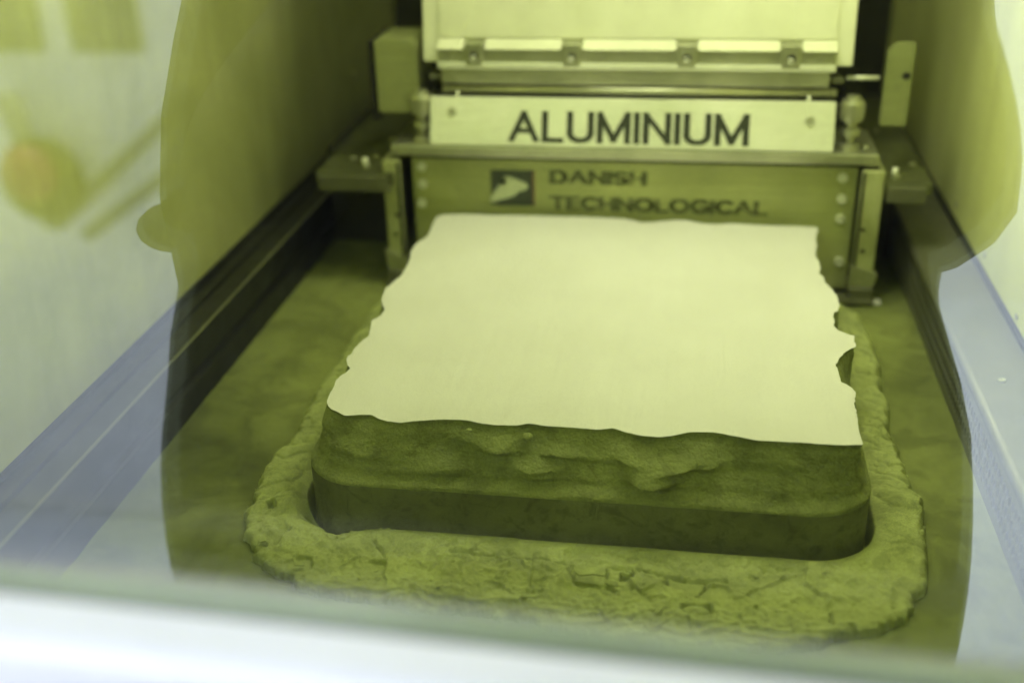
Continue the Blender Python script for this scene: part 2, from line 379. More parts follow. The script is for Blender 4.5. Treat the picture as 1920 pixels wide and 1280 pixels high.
# wipe marks in the powder, front left and front right
for (ax, ay, bx_, by_, w) in ((-.1730, -.150, -.165, -.205, .0012), (-.181, -.145, -.190, -.225, .0016), (.172, -.14, .183, -.23, .0012), (.178, -.13, .195, -.22, .002)):
    ex, ey = bx_ - ax, by_ - ay; t = np.clip(((X - ax) * ex + (Y - ay) * ey) / (ex * ex + ey * ey), 0, 1)
    d = np.sqrt((X - ax - ex * t) ** 2 + (Y - ay - ey * t) ** 2); Z += .0009 * np.exp(-(d / (w * 2)) ** 2)
idx = np.arange(nx * nyy).reshape(nyy, nx)
F = np.stack([idx[:-1, :-1], idx[:-1, 1:], idx[1:, 1:], idx[1:, :-1]], -1).reshape(-1, 4)
me = grid_mesh('ground', np.stack([X, Y, Z], -1).reshape(-1, 3), F)
tag(link('ground', me, M_floor, smooth=True), 'powder-dusted process chamber floor around the build plate', kind='structure')

# ------------------------------------------------------------------ powder ridge round the plate
PX0, PX1, PY0, PY1, PR = -.142, .1415, -.142, .176, .030
def rrect(x, y, g=0.0, r=None):
    """signed distance to the plate outline, positive outside"""
    r = PR if r is None else r
    cx = (PX0 + PX1) / 2; cy = (PY0 + PY1) / 2; hx = (PX1 - PX0) / 2 - r; hy = (PY1 - PY0) / 2 - r
    qx = np.abs(x - cx) - hx; qy = np.abs(y - cy) - hy
    return np.sqrt(np.maximum(qx, 0) ** 2 + np.maximum(qy, 0) ** 2) + np.minimum(np.maximum(qx, qy), 0) - r - g
OUT = [(-.165, .150), (-.172, .1274), (-.1737, .1014), (-.1742, .0628), (-.1742, .0199), (-.1752, -.0053), (-.1748, -.0223), (-.1741, -.0448), (-.1715, -.0717), (-.1758, -.0865), (-.1764, -.1004), (-.1755, -.1135), (-.1717, -.1282), (-.1727, -.1381), (-.1675, -.1562), (-.1609, -.163), (-.1557, -.1711), (-.1477, -.1778), (-.1429, -.1822), (-.1321, -.1862), (-.1263, -.1915), (-.1148, -.1948), (-.1042, -.1958), (-.0832, -.1978), (-.0623, -.2008), (-.0378, -.1996), (-.0133, -.2015), (.0019, -.2065), (.0232, -.2083), (.0466, -.2105), (.0695, -.2093), (.0922, -.2071), (.1128, -.2031), (.1199, -.1967), (.1364, -.1905), (.142, -.1859), (.1514, -.1805), (.155, -.1716), (.1568, -.1632), (.1622, -.1587), (.1652, -.1493), (.1656, -.1392), (.1688, -.1262), (.1703, -.1061), (.1725, -.0895), (.1702, -.0825), (.1688, -.065), (.1684, -.0492), (.1681, -.0354), (.166, -.03), (.1669, -.0092), (.1704, .0098), (.1675, .0292), (.1718, .0575), (.1708, .0796), (.1703, .1031), (.1668, .132), (.161, .1445), (.150, .160), (.10, .187), (-.10, .187), (-.150, .170)]
st = .00052
gx = np.arange(-.182, .180, st); gy = np.arange(-.222, .190, st); X, Y = np.meshgrid(gx, gy)
wx = X + fbm(X * 180, Y * 180, 3, 4, .6) * .0026; wy = Y + fbm(X * 180, Y * 180, 33, 4, .6) * .0026
DO = poly_sd(OUT, wx, wy); DI = rrect(X, Y)
front = sst(-.120, -.165, Y)                     # 1 in the front strip
side = 1 - front
# scalloped overlapping lobes on the sides, lying diagonally
ang = np.where(X < 0, .55, -.6)
u = X * np.cos(ang) + Y * np.sin(ang); v = -X * np.sin(ang) + Y * np.cos(ang)
w1, w2, cid, ox, oy = worley(u * 42 + fbm(X * 60, Y * 60, 8, 2) * .8, v * 125 + fbm(X * 60, Y * 60, 9, 2) * .6, 21)
lobes = (1 - np.clip(w1 / .9, 0, 1) ** 2) * .0019 + (cid - .5) * .0012
crack = np.exp(-((w2 - w1) / .06) ** 2) * .0007
# broken caked plates on the front
qx = X + fbm(X * 90, Y * 90, 41, 3) * .006; qy = Y + fbm(X * 90, Y * 90, 51, 3) * .006
a1, a2, aid, aox, aoy = worley(qx * 62, qy * 75, 5)
b1, b2, bid, box_, boy = worley(qx * 170 + 3, qy * 190, 9)
plates = (aid - .5) * .0022 + (aox * (aid - .5) + aoy * (_h(np.floor(aid * 999), np.floor(aid * 77), 3) - .5)) * .0028 + (bid - .5) * .0015 * (fbm(X * 50, Y * 50, 97, 2) > -.08) + (box_ * (bid - .5)) * .0012
plates = plates - np.exp(-((a2 - a1) / .035) ** 2) * .0003 * (aid > .6)
fb = fbm(X * 130, Y * 130, 60, 6, .62) * .0014 + np.abs(fbm(X * 75, Y * 75, 61, 4)) * .0018
rough_mask = sst(.004, .012, DI) * sst(.004, .012, DO)
side_mask = sst(.004, .012, DI)
edge_w = .0050 + .020 * sst(-.188, -.205, Y) * sst(.13, .05, X) * sst(-.14, -.09, X)
prof = np.sqrt(np.clip(DO / edge_w, 0, 1) * (2 - np.clip(DO / edge_w, 0, 1)))
H0 = .0054 + .0015 * side * sst(.0, .02, DI)
H = H0 * prof
H += prof * (front * rough_mask * (plates * 1.15 + fb * 1.35 + fbm(X * 42, Y * 60, 66, 2) * .0022) + side * side_mask * (lobes * 1.3 - crack + fb * .8))
# smooth lip and fine terraces next to the plate, then the moat
lip = np.exp(-((DI - .0075) / .004) ** 2) * .0012 * front
H += lip
moat = sst(.0046, .0014, DI + fbm(X * 30, Y * 30, 71, 2) * .002 * front)
cornerL = np.exp(-(((X + .138) / .022) ** 2 + ((Y + .150) / .018) ** 2))
moat = np.maximum(moat, cornerL * sst(.013, .003, DI))
terr = (DI - .001) / .0016; terr = (np.floor(terr) + sst(.1, .9, terr - np.floor(terr))) * .0016
H = H - moat * .0160 + front * (1 - sst(.006, .009, DI)) * (terr - (DI - .001)) * 1.0
# layered ripple marks along the front foot of the ridge
tt = Y + .012 * (X - .0) * .3 + fbm(X * 22, Y * 22, 81, 3) * .012
s_ = tt / .0042; lay = (np.floor(s_) + sst(.0, .35, s_ - np.floor(s_)) - s_) * .0011
H += lay * sst(-.186, -.194, Y) * prof
# pits where flakes have broken out
def pit(cx, cy, rx, ry, depth, rot=0, sharp=.12, pow_=4):
    global H
    c, s = math.cos(rot), math.sin(rot)
    a = ((X - cx) * c + (Y - cy) * s) / rx; b = (-(X - cx) * s + (Y - cy) * c) / ry
    d = (np.abs(a) ** pow_ + np.abs(b) ** pow_) ** (1 / pow_) + fbm(X * 260, Y * 260, 91, 3) * .14
    k = sst(1 + sharp, 1 - sharp, d)
    H = H * (1 - k) + np.minimum(H, .0062 - depth + (Y - cy) * .05) * k
pit(.0098, -.1725, .0080, .0072, .0035)
pit(.0535, -.1722, .0092, .0052, .0030)
pit(.0672, -.1758, .0066, .0052, .0022)
pit(-.0946, -.1776, .0070, .0060, .0024)
pit(-.1305, -.1795, .0070, .0050, .0020, .3)
pit(.0590, -.1885, .0070, .0034, .0036)
pit(-.1535, -.1665, .0030, .0018, .0026)
pit(.0265, -.1700, .0034, .0030, .0040)
pit(-.1600, -.1340, .0022, .0045, .0045, .6)
pit(-.016, -.1925, .0046, .0022, .0022)
# dark cracks
def crackl(pts, w, dep):
    global H
    d = np.full(X.shape, 9.)
    for (ax, ay), (bx2, by2) in zip(pts[:-1], pts[1:]):
        ex, ey = bx2 - ax, by2 - ay; t = np.clip(((X - ax) * ex + (Y - ay) * ey) / (ex * ex + ey * ey), 0, 1)
        d = np.minimum(d, np.hypot(X - ax - ex * t, Y - ay - ey * t))
    H -= dep * np.exp(-(d / w) ** 2)
crackl([(.1178, -.1835), (.1184, -.1860), (.1176, -.1885), (.1182, -.1905)], .0006, .004)
crackl([(.0448, -.1675), (.0452, -.1710), (.0470, -.1745)], .0007, .004)
crackl([(.0625, -.1680), (.0640, -.1700), (.0612, -.1745)], .0007, .004)
crackl([(-.060, -.1600), (-.02, -.1622), (.0, -.1640), (.0, -.1770)], .0007, .0018)
crackl([(.0175, -.1640), (.05, -.1665), (.075, -.1680)], .0009, .0022)
crackl([(-.019, -.1600), (-.0185, -.178), (-.014, -.19)], .0006, .0014)
crackl([(-.0995, -.1570), (-.0935, -.1630), (-.0900, -.1700)], .0007, .0018)
# far away (out of focus) part stays plain
keep = (DO > -.0006) & (DI > -.0045)
H = np.where(DO < .0004, -.0012, np.maximum(H, -.012))
H = np.where(DI < -.0005, -.012, H)
idx = -np.ones(X.shape, int); 
kf = keep[:-1, :-1] & keep[:-1, 1:] & keep[1:, 1:] & keep[1:, :-1]
used = np.zeros(X.shape, bool); used[:-1, :-1] |= kf; used[:-1, 1:] |= kf; used[1:, 1:] |= kf; used[1:, :-1] |= kf
idx[used] = np.arange(used.sum())
F = np.stack([idx[:-1, :-1][kf], idx[:-1, 1:][kf], idx[1:, 1:][kf], idx[1:, :-1][kf]], -1)
me = grid_mesh('powder_ridge', np.stack([X[used], Y[used], H[used]], -1), F)
tag(link('powder_ridge', me, M_pow, smooth=True), 'crumbly ridge of caked metal powder surrounding the build plate', 'powder ridge')

def ridge_h(x, y):
    return float(H[int(round((y - gy[0]) / st)), int(round((x - gx[0]) / st))])
bm = bmesh.new(); nc = 0
while nc < 170:
    x = random.uniform(-.165, .160); y = random.uniform(-.200, -.146) if nc < 130 else random.uniform(-.15, .05)
    if nc >= 130: x = random.choice((-1, 1)) * random.uniform(.150, .166)
    i_ = int(round((y - gy[0]) / st)); j_ = int(round((x - gx[0]) / st))
    if DO[i_, j_] < .004 or DI[i_, j_] < .006: continue
    t = bmesh.new(); bmesh.ops.create_icosphere(t, subdivisions=1, radius=1); r_ = random.uniform(.0004, .0013) * random.uniform(.6, 1)
    M_ = Matrix.Rotation(random.uniform(0, 6.3), 3, 'Z') @ Matrix.Rotation(random.uniform(-.5, .5), 3, 'X')
    for v in t.verts:
        k_ = random.uniform(.7, 1.25); v.co = M_ @ Vector((v.co.x * r_ * 1.5 * k_, v.co.y * r_ * k_, v.co.z * r_ * .55 * k_)) + Vector((x, y, H[i_, j_] + r_ * .15))
    merge(bm, t); nc += 1
tag(obj('loose_crumbs', bm, M_pow), 'tiny loose crumbs of powder scattered over the ridge', 'crumbs', kind='stuff')
# loose flakes lying on the ridge
def flake(cx, cy, z, pts, th, tilt, label, m=M_pow):
    bm = bmesh.new()
    R = Matrix.Rotation(tilt[0], 3, 'X') @ Matrix.Rotation(tilt[1], 3, 'Y')
    up = [R @ Vector((x + random.uniform(-.0002, .0002), y, th / 2)) + Vector((cx, cy, z)) for x, y in pts]
    prism(bm, up, R @ Vector((0, 0, -th)), th * .12)
    o = obj('powder_flake', bm, m); tag(o, label, 'powder flake', 'flakes of caked powder on the ridge'); return o
flake(.0095, -.1722, .0088, [(-.0080, .0026), (-.0050, .0036), (.0018, .0030), (.0045, .0040), (.0078, .0004), (.0072, -.0022), (.0020, -.0012), (-.0045, -.0022), (-.0068, -.0004)], .0011, (.30, -.08), 'largest pale slab-like flake of powder, casting a dark shadow in the front pit')
flake(.0202, -.1785, .0084, [(-.0036, .0014), (.0004, .0012), (.0036, .0000), (.0032, -.0016), (-.0006, -.0010), (-.0036, -.0002)], .0009, (.35, .05), 'small narrow flake just right of and below the largest slab')
flake(.0262, -.1690, .0066, [(-.0022, .0014), (.0006, .0020), (.0024, .0010), (.0012, -.0012), (-.0010, -.0020)], .0016, (-.5, .2), 'dark tilted pebble-like flake in a small pit beside the largest slab')
flake(-.0160, -.1915, .0080, [(-.0042, .0006), (.0010, .0012), (.0044, .0004), (.0030, -.0008), (-.0030, -.0012)], .0009, (.3, 0), 'thin flake on the lower front of the ridge, left of the slab pit')
flake(-.1300, -.1800, .0074, [(-.0030, .0014), (.0000, .0004), (.0032, .0012), (.0036, -.0010), (-.0012, -.0022)], .0010, (.35, .3), 'pale chip near the front left corner of the ridge')
flake(-.1532, -.1650, .0072, [(-.0024, .0010), (.0012, .0016), (.0022, -.0006), (-.0014, -.0012)], .0009, (.4, -.2), 'tiny chip on the far left bulge of the ridge')
bm = bmesh.new(); bmesh.ops.create_icosphere(bm, subdivisions=4, radius=1)
for v in bm.verts:
    k = 1 + .10 * noise.noise(v.co * 2.1) + .03 * noise.noise(v.co * 9)
    v.co = Vector((.0588 + v.co.x * .0062 * k, -.1888 + v.co.y * .0030 * k, .0036 + v.co.z * .0030 * k))
tag(obj('powder_lump', bm, M_pow, None, True), 'rounded smooth lump of powder sunk in a pit below the cracked flat patches', 'powder lump')

# ------------------------------------------------------------------ build plate
def outline_dir(a, inset=0.0):
    """point of the rounded rectangle in direction a from the plate centre"""
    cx = (PX0 + PX1) / 2; cy = (PY0 + PY1) / 2; lo, hi = 0, .4
    c, s = math.cos(a), math.sin(a)
    for _ in range(40):
        m = (lo + hi) / 2
        if rr1(cx + m * c, cy + m * s) < -inset: lo = m
        else: hi = m
    return cx + lo * c, cy + lo * s
def rr1(x, y):
    cx = (PX0 + PX1) / 2; cy = (PY0 + PY1) / 2; hx = (PX1 - PX0) / 2 - PR; hy = (PY1 - PY0) / 2 - PR
    qx = abs(x - cx) - hx; qy = abs(y - cy) - hy
    return math.hypot(max(qx, 0), max(qy, 0)) + min(max(qx, qy), 0) - PR
NO = 480; O = [outline_dir(2 * math.pi * k / NO) for k in range(NO)]
bm = bmesh.new(); cxp = (PX0 + PX1) / 2; cyp = (PY0 + PY1) / 2
rings = []
for ins, z in ((0, -.012), (0, -.006), (0, .002), (0, .010), (0, .018), (0, .0262), (.0003, .0270), (.0012, .0276), (.004, .0278)):
    rg = []
    for x, y in O:
        dx, dy = x - cxp, y - cyp; L = math.hypot(dx, dy)
        k = noise.noise(Vector((x * 60, y * 60, z * 60))) * .00025
        rg.append(bm.verts.new((x - dx / L * (ins - k), y - dy / L * (ins - k), z)))
    rings.append(rg)
for i in range(len(rings) - 1):
    for k in range(NO): bm.faces.new((rings[i][k], rings[i][(k + 1) % NO], rings[i + 1][(k + 1) % NO], rings[i + 1][k]))
bm.faces.new(rings[-1])
tag(obj('build_plate', bm, M_plate, None, True), 'dull dark metal build plate with rounded corners under the powder block', 'build plate')

# ------------------------------------------------------------------ the block
TOP = [(-0.1362, 0.1652), (-0.1318, 0.1725), (-0.1162, 0.1750), (-0.0961, 0.1744), (-0.0646, 0.1760), (-0.0294, 0.1767), (-0.0003, 0.1758), (0.0095, 0.1722), (0.0155, 0.1683), (0.0230, 0.1701), (0.0323, 0.1742), (0.0455, 0.1765), (0.0588, 0.1699), (0.0681, 0.1696), (0.0775, 0.1726), (0.0997, 0.1702), (0.1254, 0.1703), (0.1373, 0.1692), (0.1375, 0.1629), (0.1357, 0.1544), (0.1345, 0.1441), (0.1342, 0.1321), (0.1318, 0.1165), (0.1329, 0.1090), (0.1332, 0.0963), (0.1316, 0.0854), (0.1336, 0.0787), (0.1341, 0.0702), (0.1369, 0.0621), (0.1387, 0.0541), (0.1394, 0.0462), (0.1392, 0.0345), (0.1376, 0.0282), (0.1350, 0.0257), (0.1339, 0.0211), (0.1342, 0.0153), (0.1334, 0.0094), (0.1345, 0.0024), (0.1382, -0.0015), (0.1431, -0.0044), (0.1425, -0.0120), (0.1425, -0.0193), (0.1394, -0.0216), (0.1359, -0.0259), (0.1322, -0.0340), (0.1289, -0.0426), (0.1299, -0.0462), (0.1303, -0.0504), (0.1299, -0.0600), (0.1346, -0.0659), (0.1363, -0.0714), (0.1345, -0.0833), (0.1344, -0.0909), (0.1341, -0.0999), (0.1334, -0.1107), (0.1337, -0.1181), (0.1341, -0.1234), (0.1242, -0.1250), (0.1154, -0.1253), (0.1076, -0.1250), (0.0948, -0.1250), (0.0839, -0.1252), (0.0743, -0.1224), (0.0650, -0.1200), (0.0591, -0.1204), (0.0533, -0.1208), (0.0440, -0.1259), (0.0375, -0.1276), (0.0295, -0.1270), (0.0215, -0.1244), (0.0158, -0.1215), (0.0093, -0.1238), (-0.0043, -0.1233), (-0.0183, -0.1231), (-0.0221, -0.1222), (-0.0256, -0.1216), (-0.0303, -0.1242), (-0.0413, -0.1252), (-0.0492, -0.1243), (-0.0566, -0.1220), (-0.0633, -0.1222), (-0.0707, -0.1230), (-0.0823, -0.1259), (-0.0893, -0.1283), (-0.0960, -0.1275), (-0.1013, -0.1254), (-0.1054, -0.1221), (-0.1114, -0.1228), (-0.1186, -0.1247), (-0.1234, -0.1214), (-0.1279, -0.1187), (-0.1303, -0.1156), (-0.1327, -0.1108), (-0.1333, -0.1052), (-0.1339, -0.0995), (-0.1335, -0.0942), (-0.1346, -0.0895), (-0.1340, -0.0827), (-0.1316, -0.0788), (-0.1311, -0.0743), (-0.1339, -0.0702), (-0.1365, -0.0634), (-0.1369, -0.0589), (-0.1354, -0.0567), (-0.1355, -0.0500), (-0.1339, -0.0403), (-0.1315, -0.0331), (-0.1335, -0.0232), (-0.1354, -0.0131), (-0.1322, -0.0053), (-0.1317, 0.0040), (-0.1351, 0.0092), (-0.1377, 0.0178), (-0.1395, 0.0350), (-0.1372, 0.0464), (-0.1345, 0.0581), (-0.1352, 0.0754), (-0.1355, 0.0848), (-0.1385, 0.0971), (-0.1383, 0.1131), (-0.1336, 0.1270), (-0.1340, 0.1376), (-0.1352, 0.1551)]
TOP = [Vector(p) for p in TOP]
HT = .057
# resample
n = len(TOP); seg = [(TOP[(i + 1) % n] - TOP[i]).length for i in range(n)]; per = sum(seg)
M1 = 1500; pts = []; i = 0; acc = 0
for k in range(M1):
    s = per * k / M1
    while acc + seg[i] < s: acc += seg[i]; i += 1
    pts.append(TOP[i].lerp(TOP[(i + 1) % n], (s - acc) / seg[i]))
T = np.array([(p.x, p.y) for p in pts])
def smooth(A, k):
    r = A.copy()
    for _ in range(k): r = (np.roll(r, 1, 0) + 2 * r + np.roll(r, -1, 0)) / 4
    return r
T1 = smooth(T, 2); tang = np.roll(T1, -1, 0) - np.roll(T1, 1, 0); tang /= np.linalg.norm(tang, axis=1)[:, None]
nor = np.stack([tang[:, 1], -tang[:, 0]], 1)
ctr = np.array([(PX0 + PX1) / 2, (PY0 + PY1) / 2])
if ((T1 - ctr) * nor).sum() < 0: nor = -nor
k = np.arange(M1); per_m = per
jag = (vn(k * .45, k * 0., 3) + .6 * vn(k * .17, k * 0., 5)) * .00075
jag *= np.where(T1[:, 1] < -.10, .25, 1)         # the front rim is smooth
T1 = T1 + nor * jag[:, None]
TS = smooth(T1, 260)
A = np.arctan2(TS[:, 1] - ctr[1], TS[:, 0] - ctr[0]); A = np.unwrap(A)
Pl = np.array([outline_dir(a, .0004) for a in A])
MR = 90; rows = []
xx = None
for r in range(MR + 1):
    t = r / MR
    q = min(1, t / .45); q = q * q * (3 - 2 * q)
    s = t ** 1.35 * .93 + .07 * t
    base = T1 * (1 - q) + TS * q
    undercut = -.0012 * math.exp(-((t - .06) / .06) ** 2)
    P = base * (1 - s) + Pl * s
    nn = nor * (1 - s) + (Pl - ctr) / np.linalg.norm(Pl - ctr, axis=1)[:, None] * s
    z = HT - (HT - .0274) * (t ** .88)
    # lumps: (x along front, t along slope, half width, half height, out)
    dsp = np.zeros(M1)
    fr = (P[:, 1] < -.095)
    lum = [(-.0975, .52, .018, .20, .0022), (-.0690, .70, .016, .16, .0026), (-.1200, .48, .010, .20, .0016), (-.0860, .76, .022, .12, .0020),
           (-.0405, .30, .0095, .17, .0036), (-.0560, .22, .007, .12, .0014), (-.0620, .62, .012, .15, .0014), (-.0215, .55, .012, .14, .0022), (-.0210, .68, .008, .12, .0024),
           (-.0080, .34, .012, .10, .0018), (.0070, .40, .016, .10, .0014), (.0260, .30, .010, .16, .0030), (.0370, .42, .018, .14, .0030), (.0345, .58, .012, .22, .0056),
           (.0470, .38, .012, .10, .0022), (.0610, .38, .009, .22, .0020), (.0560, .30, .005, .10, .0018), (.0900, .30, .020, .14, .0014), (.1180, .42, .018, .2, .0010), (-.128, .25, .006, .2, .0016)]
    for lx, lt, hw, hh, a in lum:
        a = a * (.5 if hw > .0135 else 1.1)
        du = (P[:, 0] - lx) / hw; dv = (t - lt) / hh
        f = math.copysign(1, dv)
        vv = (dv * 1.0) ** 2 if dv < 0 else (dv * 2.0) ** 2
        dsp += np.where(fr, 1.9 * a * np.exp(-(du ** 2) * 1.1 - vv * 1.1) , 0)
    e = math.sin(math.pi * min(1, max(0, t))) ** .6 * (1 if t < .93 else max(0, (1 - t) / .07))
    arc = np.arange(M1) * per / M1
    gn = fbm(arc * 42 + 0 * arc, arc * 0 + t * 1.9, 11, 2, .4) * .0022 + fbm(arc * 240, arc * 0 + t * 7, 12, 3) * .0009
    gn += fbm(arc * 1100, arc * 0 + t * 34, 13, 2) * .00028
    corr = np.where(Pl[:, 1] < -.11, 1, .8)
    dsp = dsp * e + gn * e * corr + undercut
    # powder collar that swells out above the plate rim
    dsp = dsp + .0013 * math.exp(-((t - .93) / .06) ** 2) - .0010 * math.exp(-((t - .80) / .07) ** 2)
    P = P + nn * dsp[:, None]
    # never past the plate outline by more than a hair
    zz = np.full(M1, z) + (fbm(arc * 70, arc * 0 + 3, 15, 3) * .0012 * math.exp(-((t - .9) / .08) ** 2))
    rows.append(np.stack([P[:, 0], P[:, 1], zz], 1))
V = np.concatenate(rows); kk = np.arange(M1); F = []
for r in range(MR):
    a = r * M1 + kk; b = r * M1 + (kk + 1) % M1
    F.append(np.stack([a, a + M1, b + M1, b], 1))
F = np.concatenate(F)
pb = empty('powder_block', (0, 0, .0275), 'thick square powder cake with smooth pale top and ragged edges on the plate', 'powder block')
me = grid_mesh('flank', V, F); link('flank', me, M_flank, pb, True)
bm = bmesh.new(); vs = [bm.verts.new(v) for v in rows[0]]; bm.faces.new(vs)
bmesh.ops.triangulate(bm, faces=bm.faces[:]); me = bpy.data.meshes.new('top_layer')
for f in bm.faces:
    if f.normal.z < 0: f.normal_flip()
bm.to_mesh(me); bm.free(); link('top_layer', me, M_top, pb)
for (x, y, z, rad, nm) in ((-.0253, -.1262, .0527, .0026, 'pale crumb stuck high on the front flank of the block'), (-.0545, -.1265, .0545, .0014, 'smallest crumb stuck under the rim of the block')):
    bm = bmesh.new(); bmesh.ops.create_icosphere(bm, subdivisions=2, radius=1)
    for v in bm.verts:
        kx = 1 + .35 * noise.noise(v.co * 1.7 + Vector((z * 900, 0, 0)))
        v.co = Vector((x + v.co.x * rad * kx, y + v.co.y * rad * .7 * kx, z + v.co.z * rad * .62 * kx))
    tag(obj('powder_crumb', bm, M_pow), nm, 'crumb', 'crumbs on the block flank')

# ------------------------------------------------------------------ recoater
YR = .185
rc = empty('recoater', (0, YR, 0), 'metal recoater carriage with ALUMINIUM name plate behind the powder block', 'recoater')
def arcp(cx, cy, rx, ry, a0, a1, n_=14):
    return [(cx + rx * math.cos(math.radians(a0 + (a1 - a0) * i_ / n_)), cy + ry * math.sin(math.radians(a0 + (a1 - a0) * i_ / n_))) for i_ in range(n_ + 1)]
GLY = {'A': (.70, [[(0, 0), (.35, 1)], [(.35, 1), (.70, 0)], [(.14, .34), (.56, .34)]]), 'L': (.46, [[(0, 1), (0, 0), (.46, 0)]]),
 'U': (.60, [[(0, 1), (0, .3)] + arcp(.3, .3, .3, .3, 180, 360) + [(.6, .3), (.6, 1)]]), 'M': (.78, [[(0, 0), (0, 1), (.39, .05), (.78, 1), (.78, 0)]]),
 'I': (.0, [[(0, 0), (0, 1)]]), 'N': (.62, [[(0, 0), (0, 1), (.62, 0), (.62, 1)]]), 'H': (.60, [[(0, 0), (0, 1)], [(.6, 0), (.6, 1)], [(0, .5), (.6, .5)]]),
 'D': (.62, [[(0, 0), (0, 1), (.25, 1)] + arcp(.25, .5, .37, .5, 90, -90) + [(0, 0)]]), 'S': (.50, [arcp(.25, .75, .25, .25, 40, 250) + arcp(.25, .25, .25, .25, 70, -140)]),
 'T': (.58, [[(0, 1), (.58, 1)], [(.29, 1), (.29, 0)]]), 'E': (.46, [[(.46, 1), (0, 1), (0, 0), (.46, 0)], [(0, .5), (.42, .5)]]),
 'C': (.62, [arcp(.36, .5, .36, .5, 45, 315)]), 'O': (.76, [arcp(.38, .5, .38, .5, 0, 360, 28)]), 'G': (.68, [arcp(.38, .5, .38, .5, 45, 350) + [(.74, .45), (.42, .45)]])}
def text(s, x0, x1, z0, z1, y, m, name, parent, bold=.14):
    w = sum(GLY[c][0] for c in s); gap = .26; tot = w + gap * (len(s) - 1); hh = (z1 - z0) / (1 + bold); kx = (x1 - x0) / (tot + bold); x = bold / 2
    bm = bmesh.new(); lay = 0; t = bold / 2
    def quad(a, b):
        nonlocal lay
        d = Vector((b[0] - a[0], b[1] - a[1])); d.normalize(); nn_ = Vector((-d.y, d.x)) * t; e = d * t * .95
        P_ = [(a[0] - e.x + nn_.x, a[1] - e.y + nn_.y), (a[0] - e.x - nn_.x, a[1] - e.y - nn_.y), (b[0] + e.x - nn_.x, b[1] + e.y - nn_.y), (b[0] + e.x + nn_.x, b[1] + e.y + nn_.y)]
        P_ = [(p_[0], min(1 + t, max(-t, p_[1]))) for p_ in P_]
        lay = (lay + 1) % 6
        bm.faces.new([bm.verts.new((x0 + (x + p_[0]) * kx, y - lay * .00002, z0 + (t + p_[1]) * hh)) for p_ in P_])
    for c in s:
        for ln in GLY[c][1]:
            if len(ln) > 6: e_ = t; 
            for a, b in zip(ln[:-1], ln[1:]):
                if math.hypot(b[0] - a[0], b[1] - a[1]) > 1e-6: quad(a, b)
        x += GLY[c][0] + gap
    return obj(name, bm, m, parent)
# face plate between the arms
fp = box('face_plate', (-.156, YR, .004), (.163, YR + .006, .0965), M_face, rc)
text('DANISH', -.0537, .0171, .0787, .0893, YR - .0003, M_worn, 'worn_lettering', fp, .27)
text('TECHNOLOGICAL', -.0539, .1039, .0588, .0697, YR - .0003, M_worn, 'worn_lettering', fp, .27)
text('INSTITUTE', -.0539, .055, .0390, .0499, YR - .0003, M_worn, 'worn_lettering', fp, .27)
lg = box('logo_plate', (-.0969, YR - .0006, .0612), (-.0660, YR - .0001, .0882), M_logo, fp, 0)
box('red_edge', (-.0658, YR - .0006, .0612), (-.0648, YR - .0001, .0882), M_logor, fp, 0)
wp = [(265, 145), (300, 150), (340, 165), (390, 185), (405, 205), (385, 230), (350, 240), (330, 262), (290, 280), (200, 312), (180, 300), (195, 280), (190, 265), (215, 250), (205, 235), (235, 222), (225, 205), (260, 195), (285, 190), (262, 165)]
bm = bmesh.new(); fz = bm.faces.new([bm.verts.new((-.0969 + (a - 190) / 245 * .0319, YR - .0009, .0882 - (b - 110) / 220 * .027)) for a, b in wp]); bmesh.ops.triangulate(bm, faces=[fz])
obj('wing_emblem', bm, M_logol, fp)
# cross bar (lip), and a black box painting the shadow below it
bm = bmesh.new(); bx(bm, (-.1675, YR - .0135, .1012), (.1735, YR + .05, .1092), .0012); obj('cross_bar', bm, M_steel, rc)
box('painted_shadow', (-.163, YR - .004, .0972), (.168, YR + .04, .1012), M_black, rc, 0)
for x in (-.0680, -.0545, .0500, .0645): screw_on('screw', (x, YR - .0135, .1050), (0, -1, 0), .0022, rc)
# name plate
NT = .30
def npt(x, z, d=0): return (x, YR - .0125 + (z - .1098) * NT - d, z)
bm = bmesh.new(); prism(bm, [npt(-.1385, .1098), npt(.1430, .1098), npt(.1430, .1420), npt(-.1385, .1420)], (0, .003, 0), .0006); npl = obj('name_plate', bm, M_bright, rc)
tx = text('ALUMINIUM', -.0812, .0862, .1128, .1338, 0, M_print, 'lettering', npl, .18)
for v in tx.data.vertices: v.co.y += npt(0, v.co.z)[1] - .0003
screw_on('screw', npt(-.1222, .1322), (0, -1, NT), .0032, npl, M_steel); screw_on('screw', npt(.1262, .1298), (0, -1, NT), .0032, npl, M_steel)
for x in (-.1190, .1250):
    bm = bmesh.new(); cyl(bm, (x, YR, .1405), (x, YR, .1455), .0012, seg=12); obj('pin', bm, M_bright, npl, True)
box('carriage_block', (-.137, YR, .1092), (.142, YR + .05, .1410), M_dark, rc)
# polished rod above the name plate
bm = bmesh.new(); cyl(bm, (-.130, YR + .004, .1462), (.143, YR + .004, .1462), .0030, seg=32); obj('rod', bm, M_steel, rc, True)
